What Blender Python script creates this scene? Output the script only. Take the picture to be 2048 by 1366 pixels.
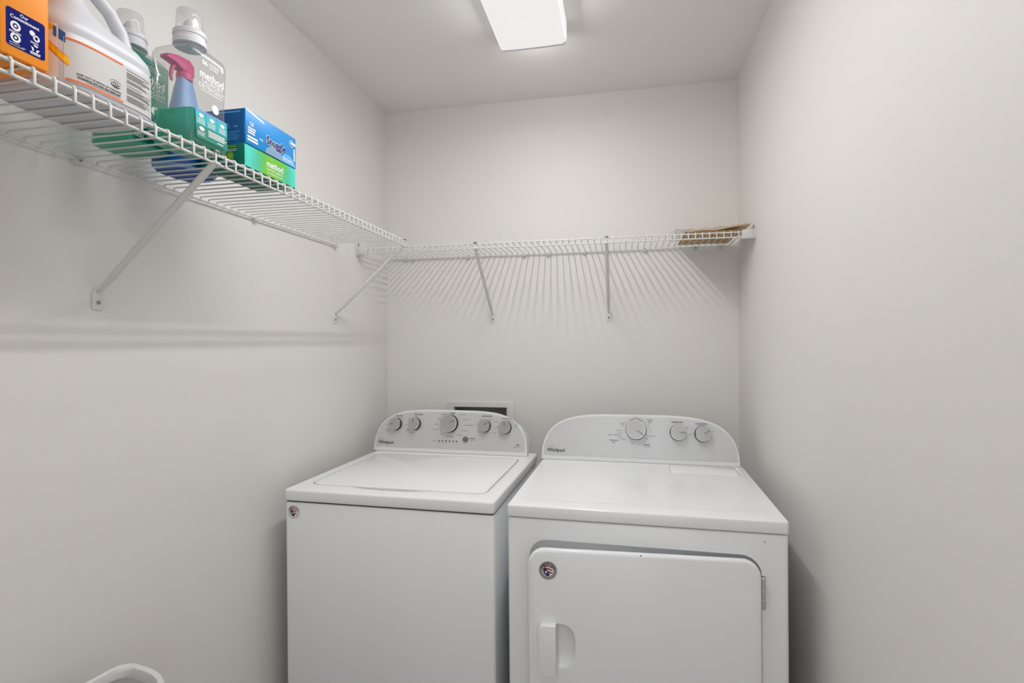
import bpy, bmesh, math, random
from mathutils import Matrix, Vector
random.seed(7)
for o in list(bpy.data.objects):
    bpy.data.objects.remove(o)
scene = bpy.context.scene
COL = scene.collection
PI = math.pi
R = math.radians

# ------------------------------------------------------------------ camera
ZC = 1.335
yaw, pitch, roll, FPX = 0.1998, -0.0008, -0.0079, 1074.3
fw = Vector((-math.sin(yaw), math.cos(yaw), 0)); rt = Vector((math.cos(yaw), math.sin(yaw), 0)); up = Vector((0, 0, 1))
f2 = fw*math.cos(pitch) + up*math.sin(pitch); u2 = up*math.cos(pitch) - fw*math.sin(pitch)
r3 = rt*math.cos(roll) + u2*math.sin(roll); u3 = u2*math.cos(roll) - rt*math.sin(roll)
cd = bpy.data.cameras.new('camera'); cam = bpy.data.objects.new('camera', cd); COL.objects.link(cam)
cd.sensor_width = 36.0; cd.lens = FPX*36.0/2048.0; cd.clip_start = 0.02
cam.matrix_world = Matrix(((r3.x, u3.x, -f2.x, 0), (r3.y, u3.y, -f2.y, 0), (r3.z, u3.z, -f2.z, ZC), (0, 0, 0, 1)))
scene.camera = cam

# ------------------------------------------------------------------ world (uniform fill light entering by the added doorway) and exposure
world = bpy.data.worlds.new('world'); scene.world = world; world.use_nodes = True
bg = world.node_tree.nodes['Background']; bg.inputs[0].default_value = (0.985, 0.995, 1.0, 1); bg.inputs[1].default_value = 1.4
vs = scene.view_settings
vs.view_transform = 'Standard'; vs.look = 'None'; vs.gamma = 1.0; vs.use_curve_mapping = False; vs.exposure = 0.0
LAMP_DOWN, LAMP_SIDE, FILL_END = 10.0, 1.8, 0.7

# ------------------------------------------------------------------ room numbers (metres)
XL, XR, YB, YF, ZT = -1.116, 0.496, 2.45, -0.30, 2.448

# ------------------------------------------------------------------ materials
def mat(name, col, rough=0.5, metal=0.0, spec=0.5, bump=0.0, bscale=200.0, vary=0.0, coat=0.0):
    m = bpy.data.materials.new(name); m.use_nodes = True
    nt = m.node_tree; b = nt.nodes['Principled BSDF']
    b.inputs['Base Color'].default_value = (*col, 1); b.inputs['Roughness'].default_value = rough
    b.inputs['Metallic'].default_value = metal; b.inputs['Specular IOR Level'].default_value = spec
    b.inputs['Coat Weight'].default_value = coat
    tc = nt.nodes.new('ShaderNodeTexCoord'); nz = nt.nodes.new('ShaderNodeTexNoise')
    nz.inputs['Scale'].default_value = bscale; nz.inputs['Detail'].default_value = 3
    nt.links.new(tc.outputs['Object'], nz.inputs['Vector'])
    if bump > 0:
        bp = nt.nodes.new('ShaderNodeBump'); bp.inputs['Strength'].default_value = bump; bp.inputs['Distance'].default_value = 0.002
        nt.links.new(nz.outputs['Fac'], bp.inputs['Height']); nt.links.new(bp.outputs['Normal'], b.inputs['Normal'])
    mx = nt.nodes.new('ShaderNodeMixRGB'); mx.blend_type = 'MULTIPLY'; mx.inputs[0].default_value = vary
    mx.inputs[1].default_value = (*col, 1); nt.links.new(nz.outputs['Fac'], mx.inputs[2])
    if vary > 0: nt.links.new(mx.outputs[0], b.inputs['Base Color'])
    return m
def s2l(r, g, b):
    f = lambda c: (c/255/12.92 if c/255 <= .04045 else ((c/255+.055)/1.055)**2.4)
    return (f(r), f(g), f(b))
def clear(name, tint=(1, 1, 1), mixdiff=0.06, dcol=(.8, .8, .8), rough=0.08, refl=0.35, trl=0.0):
    m = bpy.data.materials.new(name); m.use_nodes = True; nt = m.node_tree; nt.nodes.clear()
    out = nt.nodes.new('ShaderNodeOutputMaterial'); tr = nt.nodes.new('ShaderNodeBsdfTransparent'); tr.inputs[0].default_value = (*tint, 1)
    di = nt.nodes.new('ShaderNodeBsdfDiffuse'); di.inputs[0].default_value = (*dcol, 1)
    tl = nt.nodes.new('ShaderNodeBsdfTranslucent'); tl.inputs[0].default_value = (*dcol, 1)
    m0 = nt.nodes.new('ShaderNodeMixShader'); m0.inputs[0].default_value = trl; nt.links.new(di.outputs[0], m0.inputs[1]); nt.links.new(tl.outputs[0], m0.inputs[2])
    gl = nt.nodes.new('ShaderNodeBsdfGlossy'); gl.inputs['Roughness'].default_value = rough
    lw = nt.nodes.new('ShaderNodeLayerWeight'); lw.inputs[0].default_value = 0.5
    pw = nt.nodes.new('ShaderNodeMath'); pw.operation = 'POWER'; pw.inputs[1].default_value = 3.5; nt.links.new(lw.outputs['Facing'], pw.inputs[0])
    ma = nt.nodes.new('ShaderNodeMath'); ma.operation = 'MULTIPLY_ADD'; ma.inputs[1].default_value = refl; ma.inputs[2].default_value = 0.03; nt.links.new(pw.outputs[0], ma.inputs[0])
    m1 = nt.nodes.new('ShaderNodeMixShader'); m1.inputs[0].default_value = mixdiff
    m2 = nt.nodes.new('ShaderNodeMixShader')
    nt.links.new(tr.outputs[0], m1.inputs[1]); nt.links.new(m0.outputs[0], m1.inputs[2])
    nt.links.new(ma.outputs[0], m2.inputs[0]); nt.links.new(m1.outputs[0], m2.inputs[1]); nt.links.new(gl.outputs[0], m2.inputs[2])
    nt.links.new(m2.outputs[0], out.inputs[0])
    return m
WALL = mat('wall_paint', (0.775, 0.755, 0.732), 0.55, bump=0.05, bscale=260)
CEIL = mat('ceiling_paint', (0.84, 0.82, 0.795), 0.85, bump=0.08, bscale=180)
TRIM = mat('trim_paint', (0.72, 0.70, 0.68), 0.4, bump=0.02)
FLOOR = mat('floor_vinyl', (0.42, 0.38, 0.34), 0.45, bump=0.1, bscale=30, vary=0.3)
ENAM = mat('white_enamel', (0.86, 0.875, 0.895), 0.16, spec=0.5, bump=0.015, bscale=500)
PLAW = mat('white_console_plastic', (0.76, 0.765, 0.775), 0.3)
SILV = mat('silver_control_panel', (0.61, 0.615, 0.625), 0.32, metal=0.25, bump=0.02, bscale=900)
KNOB = mat('brushed_knob', (0.46, 0.46, 0.46), 0.3, metal=0.55, bump=0.05, bscale=600)
KNRIM = mat('chrome_rim', (0.7, 0.7, 0.7), 0.15, metal=0.9)
DARK = mat('dark_plastic', (0.02, 0.02, 0.022), 0.4)
GREYD = mat('dark_grey_print', (0.035, 0.035, 0.04), 0.5)
MIDG = mat('grey_print', (0.14, 0.14, 0.15), 0.5)
SEAM = mat('black_gasket', (0.03, 0.03, 0.03), 0.8)
STEEL = mat('hinge_steel', (0.6, 0.6, 0.6), 0.3, metal=0.9)
VINYL = mat('white_vinyl_wire', (0.72, 0.715, 0.70), 0.35, bump=0.02)
CLIPM = mat('clip_plastic', (0.66, 0.655, 0.64), 0.35)
SCREW = mat('screw_zinc', (0.3, 0.3, 0.3), 0.35, metal=0.8)
ORANGE = mat('orange_carton', s2l(250, 148, 10), 0.45)
NAVY = mat('navy_print', s2l(2, 10, 112), 0.6, spec=0.1)
WHITEP = mat('white_print', (0.85, 0.86, 0.88), 0.45)
LGREEN = mat('leaf_green_print', s2l(120, 165, 60), 0.5, vary=0.7, bscale=40)
HDPE = mat('white_jug_plastic', (0.62, 0.635, 0.68), 0.38)
LBLW = mat('jug_paper_label', (0.60, 0.59, 0.58), 0.5)
ORNGL = mat('orange_label_line', s2l(240, 105, 25), 0.5)
YELL = mat('yellow_label', s2l(250, 190, 10), 0.5)
BLUEL = mat('blue_label', s2l(30, 90, 160), 0.5)
REDP = mat('red_print', s2l(165, 28, 40), 0.5)
NAVYF = mat('flag_navy', s2l(28, 30, 80), 0.5)
BADGE = mat('silver_badge', (0.32, 0.32, 0.33), 0.35, metal=0.5)
BADGEW = mat('white_badge', (0.66, 0.66, 0.69), 0.35)
BOXBLUE = mat('blue_carton', s2l(0, 138, 212), 0.4, coat=0.2)
BOXBLUED = mat('blue_carton_end', s2l(8, 92, 165), 0.4)
SKY = mat('pale_blue_print', s2l(90, 180, 235), 0.45)
SPARK = mat('ice_blue_print', s2l(150, 190, 225), 0.45, vary=0.6, bscale=260)
NAVYT = mat('logo_navy', s2l(22, 42, 120), 0.45)
TEALD = mat('dark_teal_carton', s2l(8, 112, 98), 0.45)
LIME = mat('lime_print', s2l(150, 200, 50), 0.45)
LABTEAL = mat('teal_label', s2l(18, 135, 115), 0.4)
LABCYAN = mat('cyan_label', s2l(45, 185, 190), 0.4)
LABVIO = mat('periwinkle_label', s2l(120, 150, 225), 0.4)
PINK = mat('pink_plastic', s2l(210, 60, 130), 0.4)
SPRAYB = mat('blue_bottle_plastic', s2l(125, 165, 215), 0.35)
SPRAYD = mat('deep_blue_label', s2l(10, 82, 158), 0.4)
CLEARP = clear('clear_plastic', (0.93, 0.93, 0.925), 0.09, (.62, .62, .60), 0.06, 0.8)
CLEARC = clear('clear_cap_plastic', (0.93, 0.93, 0.93), 0.22, (.8, .8, .8))
FILM = clear('plastic_film', (0.97, 0.97, 0.97), 0.10, (.8, .8, .8), 0.15)
FROST = mat('frosted_collar', (0.66, 0.66, 0.69), 0.4)
TEALLIQ = clear('teal_liquid', (0.16, 0.80, 0.68), 0.55, s2l(0, 208, 178), 0.05, 0.2, 0.6)
KRAFT = mat('kraft_paper', s2l(205, 172, 120), 0.7, bump=0.2, bscale=60, vary=0.25)
KRAFTL = mat('pale_kraft_paper', s2l(238, 208, 165), 0.7, bump=0.1, bscale=80)
BINW = mat('white_bin_plastic', (0.72, 0.715, 0.70), 0.35)
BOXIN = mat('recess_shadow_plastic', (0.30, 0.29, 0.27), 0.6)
BRASS = mat('valve_brass', (0.5, 0.38, 0.2), 0.35, metal=0.8)
def facets():
    m = bpy.data.materials.new('green_facet_carton'); m.use_nodes = True; nt = m.node_tree; b = nt.nodes['Principled BSDF']
    b.inputs['Roughness'].default_value = 0.42
    tc = nt.nodes.new('ShaderNodeTexCoord'); mp = nt.nodes.new('ShaderNodeMapping'); mp.inputs['Location'].default_value = (-0.5, -0.0, -0.0)
    sep = nt.nodes.new('ShaderNodeSeparateXYZ'); nt.links.new(tc.outputs['Object'], sep.inputs[0])
    vo = nt.nodes.new('ShaderNodeTexVoronoi'); vo.inputs['Scale'].default_value = 34
    nt.links.new(tc.outputs['Object'], vo.inputs['Vector'])
    # distance from the middle of the printed face, along the box
    ab = nt.nodes.new('ShaderNodeMath'); ab.operation = 'ABSOLUTE'; nt.links.new(sep.outputs['Y'], ab.inputs[0])
    mu = nt.nodes.new('ShaderNodeMath'); mu.operation = 'MULTIPLY'; mu.inputs[1].default_value = 10.0; nt.links.new(ab.outputs[0], mu.inputs[0])
    sc = nt.nodes.new('ShaderNodeSeparateColor'); nt.links.new(vo.outputs['Color'], sc.inputs[0])
    ma = nt.nodes.new('ShaderNodeMath'); ma.operation = 'MULTIPLY_ADD'; ma.inputs[1].default_value = 0.28
    nt.links.new(sc.outputs[0], ma.inputs[0]); nt.links.new(mu.outputs[0], ma.inputs[2])
    cr = nt.nodes.new('ShaderNodeValToRGB'); e = cr.color_ramp.elements
    e[0].position = 0.12; e[0].color = (*s2l(125, 195, 45), 1); e[1].position = 1.0; e[1].color = (*s2l(80, 215, 200), 1)
    k = e.new(0.55); k.color = (*s2l(95, 190, 75), 1); k = e.new(0.75); k.color = (*s2l(75, 190, 150), 1)
    nt.links.new(ma.outputs[0], cr.inputs[0]); nt.links.new(cr.outputs[0], b.inputs['Base Color'])
    return m
FACET = facets()
def lens_mat():
    m = bpy.data.materials.new('prismatic_lens'); m.use_nodes = True; nt = m.node_tree; b = nt.nodes['Principled BSDF']
    b.inputs['Base Color'].default_value = (0.25, 0.25, 0.25, 1); b.inputs['Roughness'].default_value = 0.3
    tc = nt.nodes.new('ShaderNodeTexCoord'); mp = nt.nodes.new('ShaderNodeMapping'); mp.inputs['Rotation'].default_value = (0, 0, R(45)); mp.inputs['Scale'].default_value = (190, 190, 0)
    vo = nt.nodes.new('ShaderNodeTexVoronoi'); vo.inputs['Randomness'].default_value = 0.0; vo.inputs['Scale'].default_value = 1.0
    nt.links.new(tc.outputs['Object'], mp.inputs[0]); nt.links.new(mp.outputs[0], vo.inputs['Vector'])
    cr = nt.nodes.new('ShaderNodeValToRGB'); e = cr.color_ramp.elements
    e[0].position = 0.12; e[0].color = (0.62, 0.61, 0.62, 1); e[1].position = 0.42; e[1].color = (1.0, 0.99, 0.975, 1)
    nt.links.new(vo.outputs['Distance'], cr.inputs[0]); nt.links.new(cr.outputs[0], b.inputs['Emission Color'])
    b.inputs['Emission Strength'].default_value = 0.80
    bp = nt.nodes.new('ShaderNodeBump'); bp.inputs['Strength'].default_value = 0.3; bp.inputs['Distance'].default_value = 0.002
    nt.links.new(vo.outputs['Distance'], bp.inputs['Height']); nt.links.new(bp.outputs['Normal'], b.inputs['Normal'])
    return m
LENS = lens_mat()

# ------------------------------------------------------------------ builders
def tag(o, label=None, cat=None, group=None, kind=None):
    if label: o['label'] = label
    if cat: o['category'] = cat
    if group: o['group'] = group
    if kind: o['kind'] = kind
    return o
def empty(name, loc, rz=0.0):
    o = bpy.data.objects.new(name, None); COL.objects.link(o); o.location = loc; o.rotation_euler = (0, 0, rz); o.empty_display_size = 0.05
    return o
def link(name, me, m, parent=None, mw=None):
    o = bpy.data.objects.new(name, me); COL.objects.link(o)
    if m is not None and len(me.materials) == 0: me.materials.append(m)
    if parent is not None: o.parent = parent
    if mw is not None: o.matrix_basis = mw
    return o
def frame(o, ex, ey, n=None):
    ex, ey = Vector(ex), Vector(ey); n = ex.cross(ey) if n is None else Vector(n)
    return Matrix(((ex.x, ey.x, n.x, o[0]), (ex.y, ey.y, n.y, o[1]), (ex.z, ey.z, n.z, o[2]), (0, 0, 0, 1)))
def FX(x, y, z): return frame((x, y, z), (0, 1, 0), (0, 0, 1))      # print facing +x
def FY(x, y, z): return frame((x, y, z), (1, 0, 0), (0, 0, 1))      # print facing -y
class MB:
    def __init__(s): s.v = []; s.f = []
    def add(s, vs_, fs, M=None):
        k = len(s.v)
        s.v += [tuple(M @ Vector(p)) for p in vs_] if M is not None else [tuple(p) for p in vs_]
        s.f += [tuple(i+k for i in f) for f in fs]; return s
    def box(s, x0, x1, y0, y1, z0, z1, M=None):
        v = [(x, y, z) for z in (z0, z1) for y in (y0, y1) for x in (x0, x1)]
        return s.add(v, [(0, 2, 3, 1), (4, 5, 7, 6), (0, 1, 5, 4), (2, 6, 7, 3), (0, 4, 6, 2), (1, 3, 7, 5)], M)
    def tube(s, path, r, seg=8, cap=True, M=None):
        path = [Vector(p) for p in path]; n = len(path); rr = r if isinstance(r, (list, tuple)) else [r]*n
        vs_, fs = [], []; ref = None
        for i, p in enumerate(path):
            d = (path[min(i+1, n-1)] - path[max(i-1, 0)]).normalized()
            if ref is None: ref = d.orthogonal().normalized()
            ref = (ref - d*ref.dot(d)).normalized(); b = d.cross(ref)
            for k in range(seg):
                a = 2*PI*k/seg; vs_.append(p + (ref*math.cos(a) + b*math.sin(a))*rr[i])
        for i in range(n-1):
            for k in range(seg):
                k2 = (k+1) % seg; fs.append((i*seg+k, i*seg+k2, (i+1)*seg+k2, (i+1)*seg+k))
        if cap: fs.append(tuple(range(seg-1, -1, -1))); fs.append(tuple((n-1)*seg+k for k in range(seg)))
        return s.add(vs_, fs, M)
    def lathe(s, prof, seg=32, M=None):
        vs_, fs = [], []; n = len(prof)
        for r, z in prof:
            for k in range(seg):
                a = 2*PI*k/seg; vs_.append((r*math.cos(a), r*math.sin(a), z))
        for i in range(n-1):
            for k in range(seg):
                k2 = (k+1) % seg; fs.append((i*seg+k, i*seg+k2, (i+1)*seg+k2, (i+1)*seg+k))
        fs.append(tuple(range(seg-1, -1, -1))); fs.append(tuple((n-1)*seg+k for k in range(seg)))
        return s.add(vs_, fs, M)
    def prism(s, out, d0, d1, M=None):       # out: 2D ccw outline in the local xy plane
        n = len(out); vs_ = [(x, y, d0) for x, y in out] + [(x, y, d1) for x, y in out]
        fs = [tuple(range(n-1, -1, -1)), tuple(range(n, 2*n))] + [(i, (i+1) % n, n+(i+1) % n, n+i) for i in range(n)]
        return s.add(vs_, fs, M)
    def loft(s, secs, cap0=True, cap1=True, M=None):
        n = len(secs[0]); vs_ = [p for sc in secs for p in sc]; fs = []
        for i in range(len(secs)-1):
            for k in range(n):
                k2 = (k+1) % n; fs.append((i*n+k, i*n+k2, (i+1)*n+k2, (i+1)*n+k))
        if cap0: fs.append(tuple(range(n-1, -1, -1)))
        if cap1: fs.append(tuple((len(secs)-1)*n+k for k in range(n)))
        return s.add(vs_, fs, M)
    def flat(s, out, M=None, z=0.0): return s.add([(x, y, z) for x, y in out], [tuple(range(len(out)))], M)
    def text(s, body, size, M, ax='CENTER', bold=0.0, sx=1.0, space=1.0, warp=None):
        c = bpy.data.curves.new('t', 'FONT'); c.body = body; c.size = size; c.align_x = ax; c.align_y = 'CENTER'; c.offset = bold; c.resolution_u = 3; c.space_character = space
        o = bpy.data.objects.new('t', c); me = bpy.data.meshes.new_from_object(o)
        vs_ = [Vector((v.co.x*sx, v.co.y, 0)) for v in me.vertices]
        vs_ = [warp(M @ v) for v in vs_] if warp else [M @ v for v in vs_]
        s.add(vs_, [tuple(p.vertices) for p in me.polygons])
        bpy.data.objects.remove(o); bpy.data.curves.remove(c); bpy.data.meshes.remove(me); return s
    def build(s, name, m, parent=None, smooth=None, bevel=0.0, bseg=2, mw=None, bangle=30):
        me = bpy.data.meshes.new(name); me.from_pydata(s.v, [], s.f); me.update()
        if bevel > 0:
            bm = bmesh.new(); bm.from_mesh(me); bmesh.ops.remove_doubles(bm, verts=bm.verts, dist=1e-6)
            es = [e for e in bm.edges if len(e.link_faces) == 2 and e.calc_face_angle(0) > R(bangle)]
            bmesh.ops.bevel(bm, geom=es, offset=bevel, segments=bseg, affect='EDGES', profile=0.5, clamp_overlap=True)
            bm.to_mesh(me); bm.free()
        if smooth is not None or bevel > 0: soften(me, smooth if smooth is not None else 40)
        return link(name, me, m, parent, mw)
def soften(me, ang):
    for p in me.polygons: p.use_smooth = True
    me.set_sharp_from_angle(angle=R(ang))
def cut(o, cutters, ang=35):
    for c in cutters:
        md = o.modifiers.new('cut', 'BOOLEAN'); md.operation = 'DIFFERENCE'; md.solver = 'EXACT'; md.object = c
    bpy.context.view_layer.update()
    dg = bpy.context.evaluated_depsgraph_get()
    me = bpy.data.meshes.new_from_object(o.evaluated_get(dg)); o.modifiers.clear(); o.data = me; soften(me, ang)
    for c in cutters: bpy.data.objects.remove(c)
    return o
def rr(x0, x1, y0, y1, r, n=6, rads=None):   # rounded rectangle, ccw; rads = (bl, br, tr, tl)
    rads = rads or (r, r, r, r); out = []
    for (cx, cy, q), a0 in zip(((x0, y0, rads[0]), (x1, y0, rads[1]), (x1, y1, rads[2]), (x0, y1, rads[3])), (180, 270, 0, 90)):
        if q <= 0: out.append((cx, cy)); continue
        ox = cx + (q if cx == x0 else -q); oy = cy + (q if cy == y0 else -q)
        for k in range(n+1):
            a = R(a0 + 90*k/n); out.append((ox + q*math.cos(a), oy + q*math.sin(a)))
    return out
def disc(cx, cy, r, n=24): return [(cx + r*math.cos(2*PI*k/n), cy + r*math.sin(2*PI*k/n)) for k in range(n)]
def ring(mb, cx, cy, r0, r1, M, n=24, z=0.0):
    a = disc(cx, cy, r0, n); b = disc(cx, cy, r1, n)
    mb.add([(x, y, z) for x, y in a+b], [(k, n+k, n+(k+1) % n, (k+1) % n) if r1 < r0 else (k, (k+1) % n, n+(k+1) % n, n+k) for k in range(n)], M)
def star(cx, cy, r, n=5): return [(cx + (r if k % 2 == 0 else r*.42)*math.sin(PI*k/n), cy + (r if k % 2 == 0 else r*.42)*math.cos(PI*k/n)) for k in range(2*n)][::-1]
def sup(cx, cy, hx, hy, z, n=4.0, N=48):
    out = []
    for k in range(N):
        a = 2*PI*k/N; c, s_ = math.cos(a), math.sin(a)
        out.append((cx + hx*math.copysign(abs(c)**(2/n), c), cy + hy*math.copysign(abs(s_)**(2/n), s_), z))
    return out

# ------------------------------------------------------------------ room shell
def struct(mb, name, m, **kw):
    o = mb.build(name, m, **kw); o['kind'] = 'structure'; return o
T = 0.10
struct(MB().box(XL-T, XR+T, -2.0, YB+T, -0.1, 0), 'floor', FLOOR)
struct(MB().box(XL-T, XR+T, YF-T, YB+T, ZT, ZT+0.1), 'ceiling', CEIL)
struct(MB().box(XL-T, XL, YF-T, YB+T, 0, ZT), 'wall_left', WALL)
struct(MB().box(XR, XR+T, YF-T, YB+T, 0, ZT), 'wall_right', WALL)
# back wall with the opening of the washer outlet box
OX0, OX1, OZ0, OZ1 = -0.778, -0.522, 0.86, 1.026
w = MB()
w.box(XL, OX0, YB, YB+T, 0, ZT); w.box(OX1, XR, YB, YB+T, 0, ZT); w.box(OX0, OX1, YB, YB+T, 0, OZ0); w.box(OX0, OX1, YB, YB+T, OZ1, ZT)
struct(w, 'wall_back', WALL)
# front wall behind the camera, with a doorway added to admit the fill light
DX0, DX1, DZ = -0.50, 0.40, 2.05
w = MB(); w.box(XL, DX0, YF-T, YF, 0, ZT); w.box(DX1, XR, YF-T, YF, 0, ZT); w.box(DX0, DX1, YF-T, YF, DZ, ZT)
struct(w, 'wall_front', WALL)
w = MB(); w.box(DX0-.06, DX0, YF, YF+.015, 0, DZ+.06); w.box(DX1, DX1+.06, YF, YF+.015, 0, DZ+.06); w.box(DX0, DX1, YF, YF+.015, DZ, DZ+.06)
struct(w, 'trim_1', TRIM)
struct(MB().box(XL, XL+.014, YF+.016, YB-.014, 0, .09), 'baseboard_left', TRIM)
struct(MB().box(XR-.014, XR, YF+.016, YB-.014, 0, .09), 'baseboard_right', TRIM)
struct(MB().box(XL, XR, YB-.014, YB, 0, .09), 'baseboard_back', TRIM)

# ------------------------------------------------------------------ ceiling light
def ceiling_light():
    cx, w2, y0, y1, h = -0.295, 0.116, 0.66, 1.875, 0.078
    t = tag(empty('ceiling_light', (cx, (y0+y1)/2, ZT)), 'long white wraparound ceiling light with prismatic plastic lens', 'ceiling light')
    L2 = (y1-y0)/2
    MB().box(-w2+.012, w2-.012, -L2+.01, L2-.01, -.03, 0).build('housing', PLAW, t, bevel=.004)
    prof = [(-w2, -.006), (-w2, -.062), (-w2+.002, -.072), (-w2+.008, -.0765), (-.05, -h), (.05, -h), (w2-.010, -.0765), (w2-.003, -.070), (w2, -.060), (w2, -.006)]
    mb = MB(); n = len(prof)
    mb.add([(x, -L2, z) for x, z in prof] + [(x, L2, z) for x, z in prof], [(i, n+i, n+i+1, i+1) for i in range(n-1)])
    o = mb.build('lens', LENS, t, smooth=50); md = o.modifiers.new('thick', 'SOLIDIFY'); md.thickness = 0.0025; md.offset = 1
    for sgn in (-1, 1):
        M = frame((0, sgn*L2, 0), (1, 0, 0), (0, 0, 1))
        MB().prism([(x*1.012, z-.003) for x, z in prof], -.006, .006, M).build('end_cap', PLAW, t, bevel=.0015)
    # tube light from lens underside and flanks; fill lights added at the opaque ends
    for (lx, ly, lz), rot, sx, sy, pw in (((0, 0, -h-.006), (0, 0, 0), .032, 2*L2-.04, LAMP_DOWN), ((-w2-.004, 0, -.062), (0, R(50), 0), .03, 2*L2-.04, LAMP_SIDE), ((w2+.004, 0, -.062), (0, R(-50), 0), .03, 2*L2-.04, LAMP_SIDE),
                                          ((0, L2+.012, -.066), (R(50), 0, 0), .05, .03, FILL_END), ((0, -L2-.012, -.066), (R(-50), 0, 0), .05, .03, FILL_END)):
        if pw <= 0: continue
        ld = bpy.data.lights.new('tube_and_fill_light', 'AREA'); ld.shape = 'RECTANGLE'; ld.size = sx; ld.size_y = sy; ld.energy = pw; ld.color = (1.0, 0.997, 0.99)
        lo = bpy.data.objects.new('tube_and_fill_light', ld); COL.objects.link(lo); lo.parent = t; lo.location = (lx, ly, lz); lo.rotation_euler = rot
ceiling_light()

# ------------------------------------------------------------------ washer outlet box behind the washer
def outlet_box():
    t = tag(empty('washer_outlet_box', ((OX0+OX1)/2, YB, OZ0)), 'painted recessed outlet box in the back wall above the washer console', 'outlet box')
    hx = (OX1-OX0)/2; hz = OZ1-OZ0; fr = .034
    o = MB().prism(rr(-hx-fr, hx+fr, -fr, hz+fr*.7, .004, 3), 0, .007, FY(0, 0, 0)).build('face_frame', TRIM, t, bevel=.0015)
    c = MB().box(-hx, hx, -.05, .05, 0, hz).build('c', None, t); cut(o, [c])
    b = MB(); d = .085; e = .0015
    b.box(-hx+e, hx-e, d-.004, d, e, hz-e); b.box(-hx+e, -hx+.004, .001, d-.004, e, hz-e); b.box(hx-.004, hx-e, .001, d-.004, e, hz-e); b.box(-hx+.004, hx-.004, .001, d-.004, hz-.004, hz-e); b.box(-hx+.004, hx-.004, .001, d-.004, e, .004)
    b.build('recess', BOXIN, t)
    for x in (-.06, .06):
        v = MB().lathe([(.012, 0), (.012, .03), (.008, .035), (.008, .05)], 14, Matrix.Translation((x, .045, .004))).build('valve', BRASS, t, smooth=40)
outlet_box()

# ------------------------------------------------------------------ shared appliance pieces
TILT = R(12)
def panel_frame(cx, y0, zt, x=0.0, h=0.0, off=0.0):
    n = Vector((0, -math.cos(TILT), math.sin(TILT))); eh = Vector((0, math.sin(TILT), math.cos(TILT)))
    o = Vector((cx, y0, zt)) + Vector((x, 0, 0)) + eh*h + n*off
    return frame(o, (1, 0, 0), eh, n)
def arch(hw, H, h0, n=4.2, m=2.5, N=44):
    pts = []
    for k in range(N+1):
        a = PI*k/N; c, s_ = math.cos(a), math.sin(a)
        pts.append((hw*math.copysign(abs(c)**(2/n), c), h0 + (H-h0)*abs(s_)**(2/m)))
    return pts
def console(root, cx, y0, zt, hw, H, depth):
    P = lambda **k: panel_frame(cx, y0, zt, **k)
    out = arch(hw, H, .001)
    front = [P() @ Vector((x, h, 0)) for x, h in out]
    sh = [P() @ Vector((x*1.006, h*1.006, -.006)) for x, h in out]
    back = [Vector((cx+(p.x-cx)*.985, y0+depth, zt+(p.z-zt)*.84)) for p in sh]
    mid = [s_.lerp(b, .25) for s_, b in zip(sh, back)]
    MB().loft([back, mid, sh, front]).build('console_housing', PLAW, root, smooth=38)
    inn = arch(hw-.008, H-.008, .018)
    pn = MB().prism(inn, 0, .0012, P()).build('control_panel', SILV, root, smooth=30)
    MB().prism([(-hw+.002, 0), (hw-.002, 0), (hw-.002, .003), (-hw+.002, .003)], -.004, .0004, P(h=-.003)).build('console_seam', SEAM, root)
    return P, pn
def knob(root, P, x, h, r, ang, ht=.022):
    k = MB().lathe([(r*1.03, 0), (r*1.03, .002), (r*.98, .004), (r*.98, ht-.006)], 40).build('knob', DARK, root, smooth=40, mw=P(x=x, h=h, off=.0012))
    MB().lathe([(r*.98, ht-.006), (r*.985, ht-.002), (r*.93, ht), (r*.90, ht)], 40).build('rim', KNRIM, k, smooth=40)
    MB().lathe([(r*.90, ht-.002), (r*.90, ht+.0004), (r*.3, ht+.0008), (r*.02, ht+.0008)], 40).build('cap', KNOB, k, smooth=40)
    a = R(ang); M = Matrix.Translation((0, 0, ht+.0012)) @ Matrix.Rotation(a, 4, 'Z')
    MB().box(r*.15, r*.88, -.0011, .0011, 0, .0006, M).build('pointer', MIDG, k)
    return k
def badge(parent, M, r, backing):
    b = MB().prism(disc(0, 0, r, 32), 0, .0006, M).build('badge', backing, parent, smooth=30)
    z = .0009; up_ = Matrix.Translation((0, 0, z))
    MB().flat(disc(0, -r*.05, r*.60, 28), M @ up_).build('badge_disc', WHITEP, b)
    up2 = M @ Matrix.Translation((0, 0, z+.0002))
    st = MB()
    for y0, y1 in ((.40, .52), (.10, .26), (-.22, -.05)):
        q = [(x, y) for x, y in [(-.42+.1*0, y0), (.0, y0+.05), (.50, y0-.10), (.50, y1-.12), (.0, y1+.06), (-.40, y1)]]
        q = [(max(-.55, min(.52, x))*r, (y-.03)*r) for x, y in q]; st.flat(q, up2)
    st.build('flag_stripes', REDP, b)
    up3 = M @ Matrix.Translation((0, 0, z+.0004))
    MB().flat([(x*r, y*r) for x, y in [(-.56, .12), (-.46, -.30), (-.20, -.58), (.12, -.62), (.22, -.38), (.02, -.18), (-.12, .12), (-.34, .42)]], up3).build('flag_field', NAVYF, b)
    MB().flat(star(-.20*r, -.18*r, .19*r), M @ Matrix.Translation((0, 0, z+.0006))).build('star', WHITEP, b)
    t = MB()
    for i, ch in enumerate('AMERICA'):
        a = R(66 - 22*i); Mi = M @ Matrix.Translation((-math.sin(a)*r*.76, math.cos(a)*r*.76-r*.02, z)) @ Matrix.Rotation(a, 4, 'Z')
        t.text(ch, r*.36, Mi, bold=r*.012)
    t.build('badge_lettering', GREYD, b)
    return b
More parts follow.
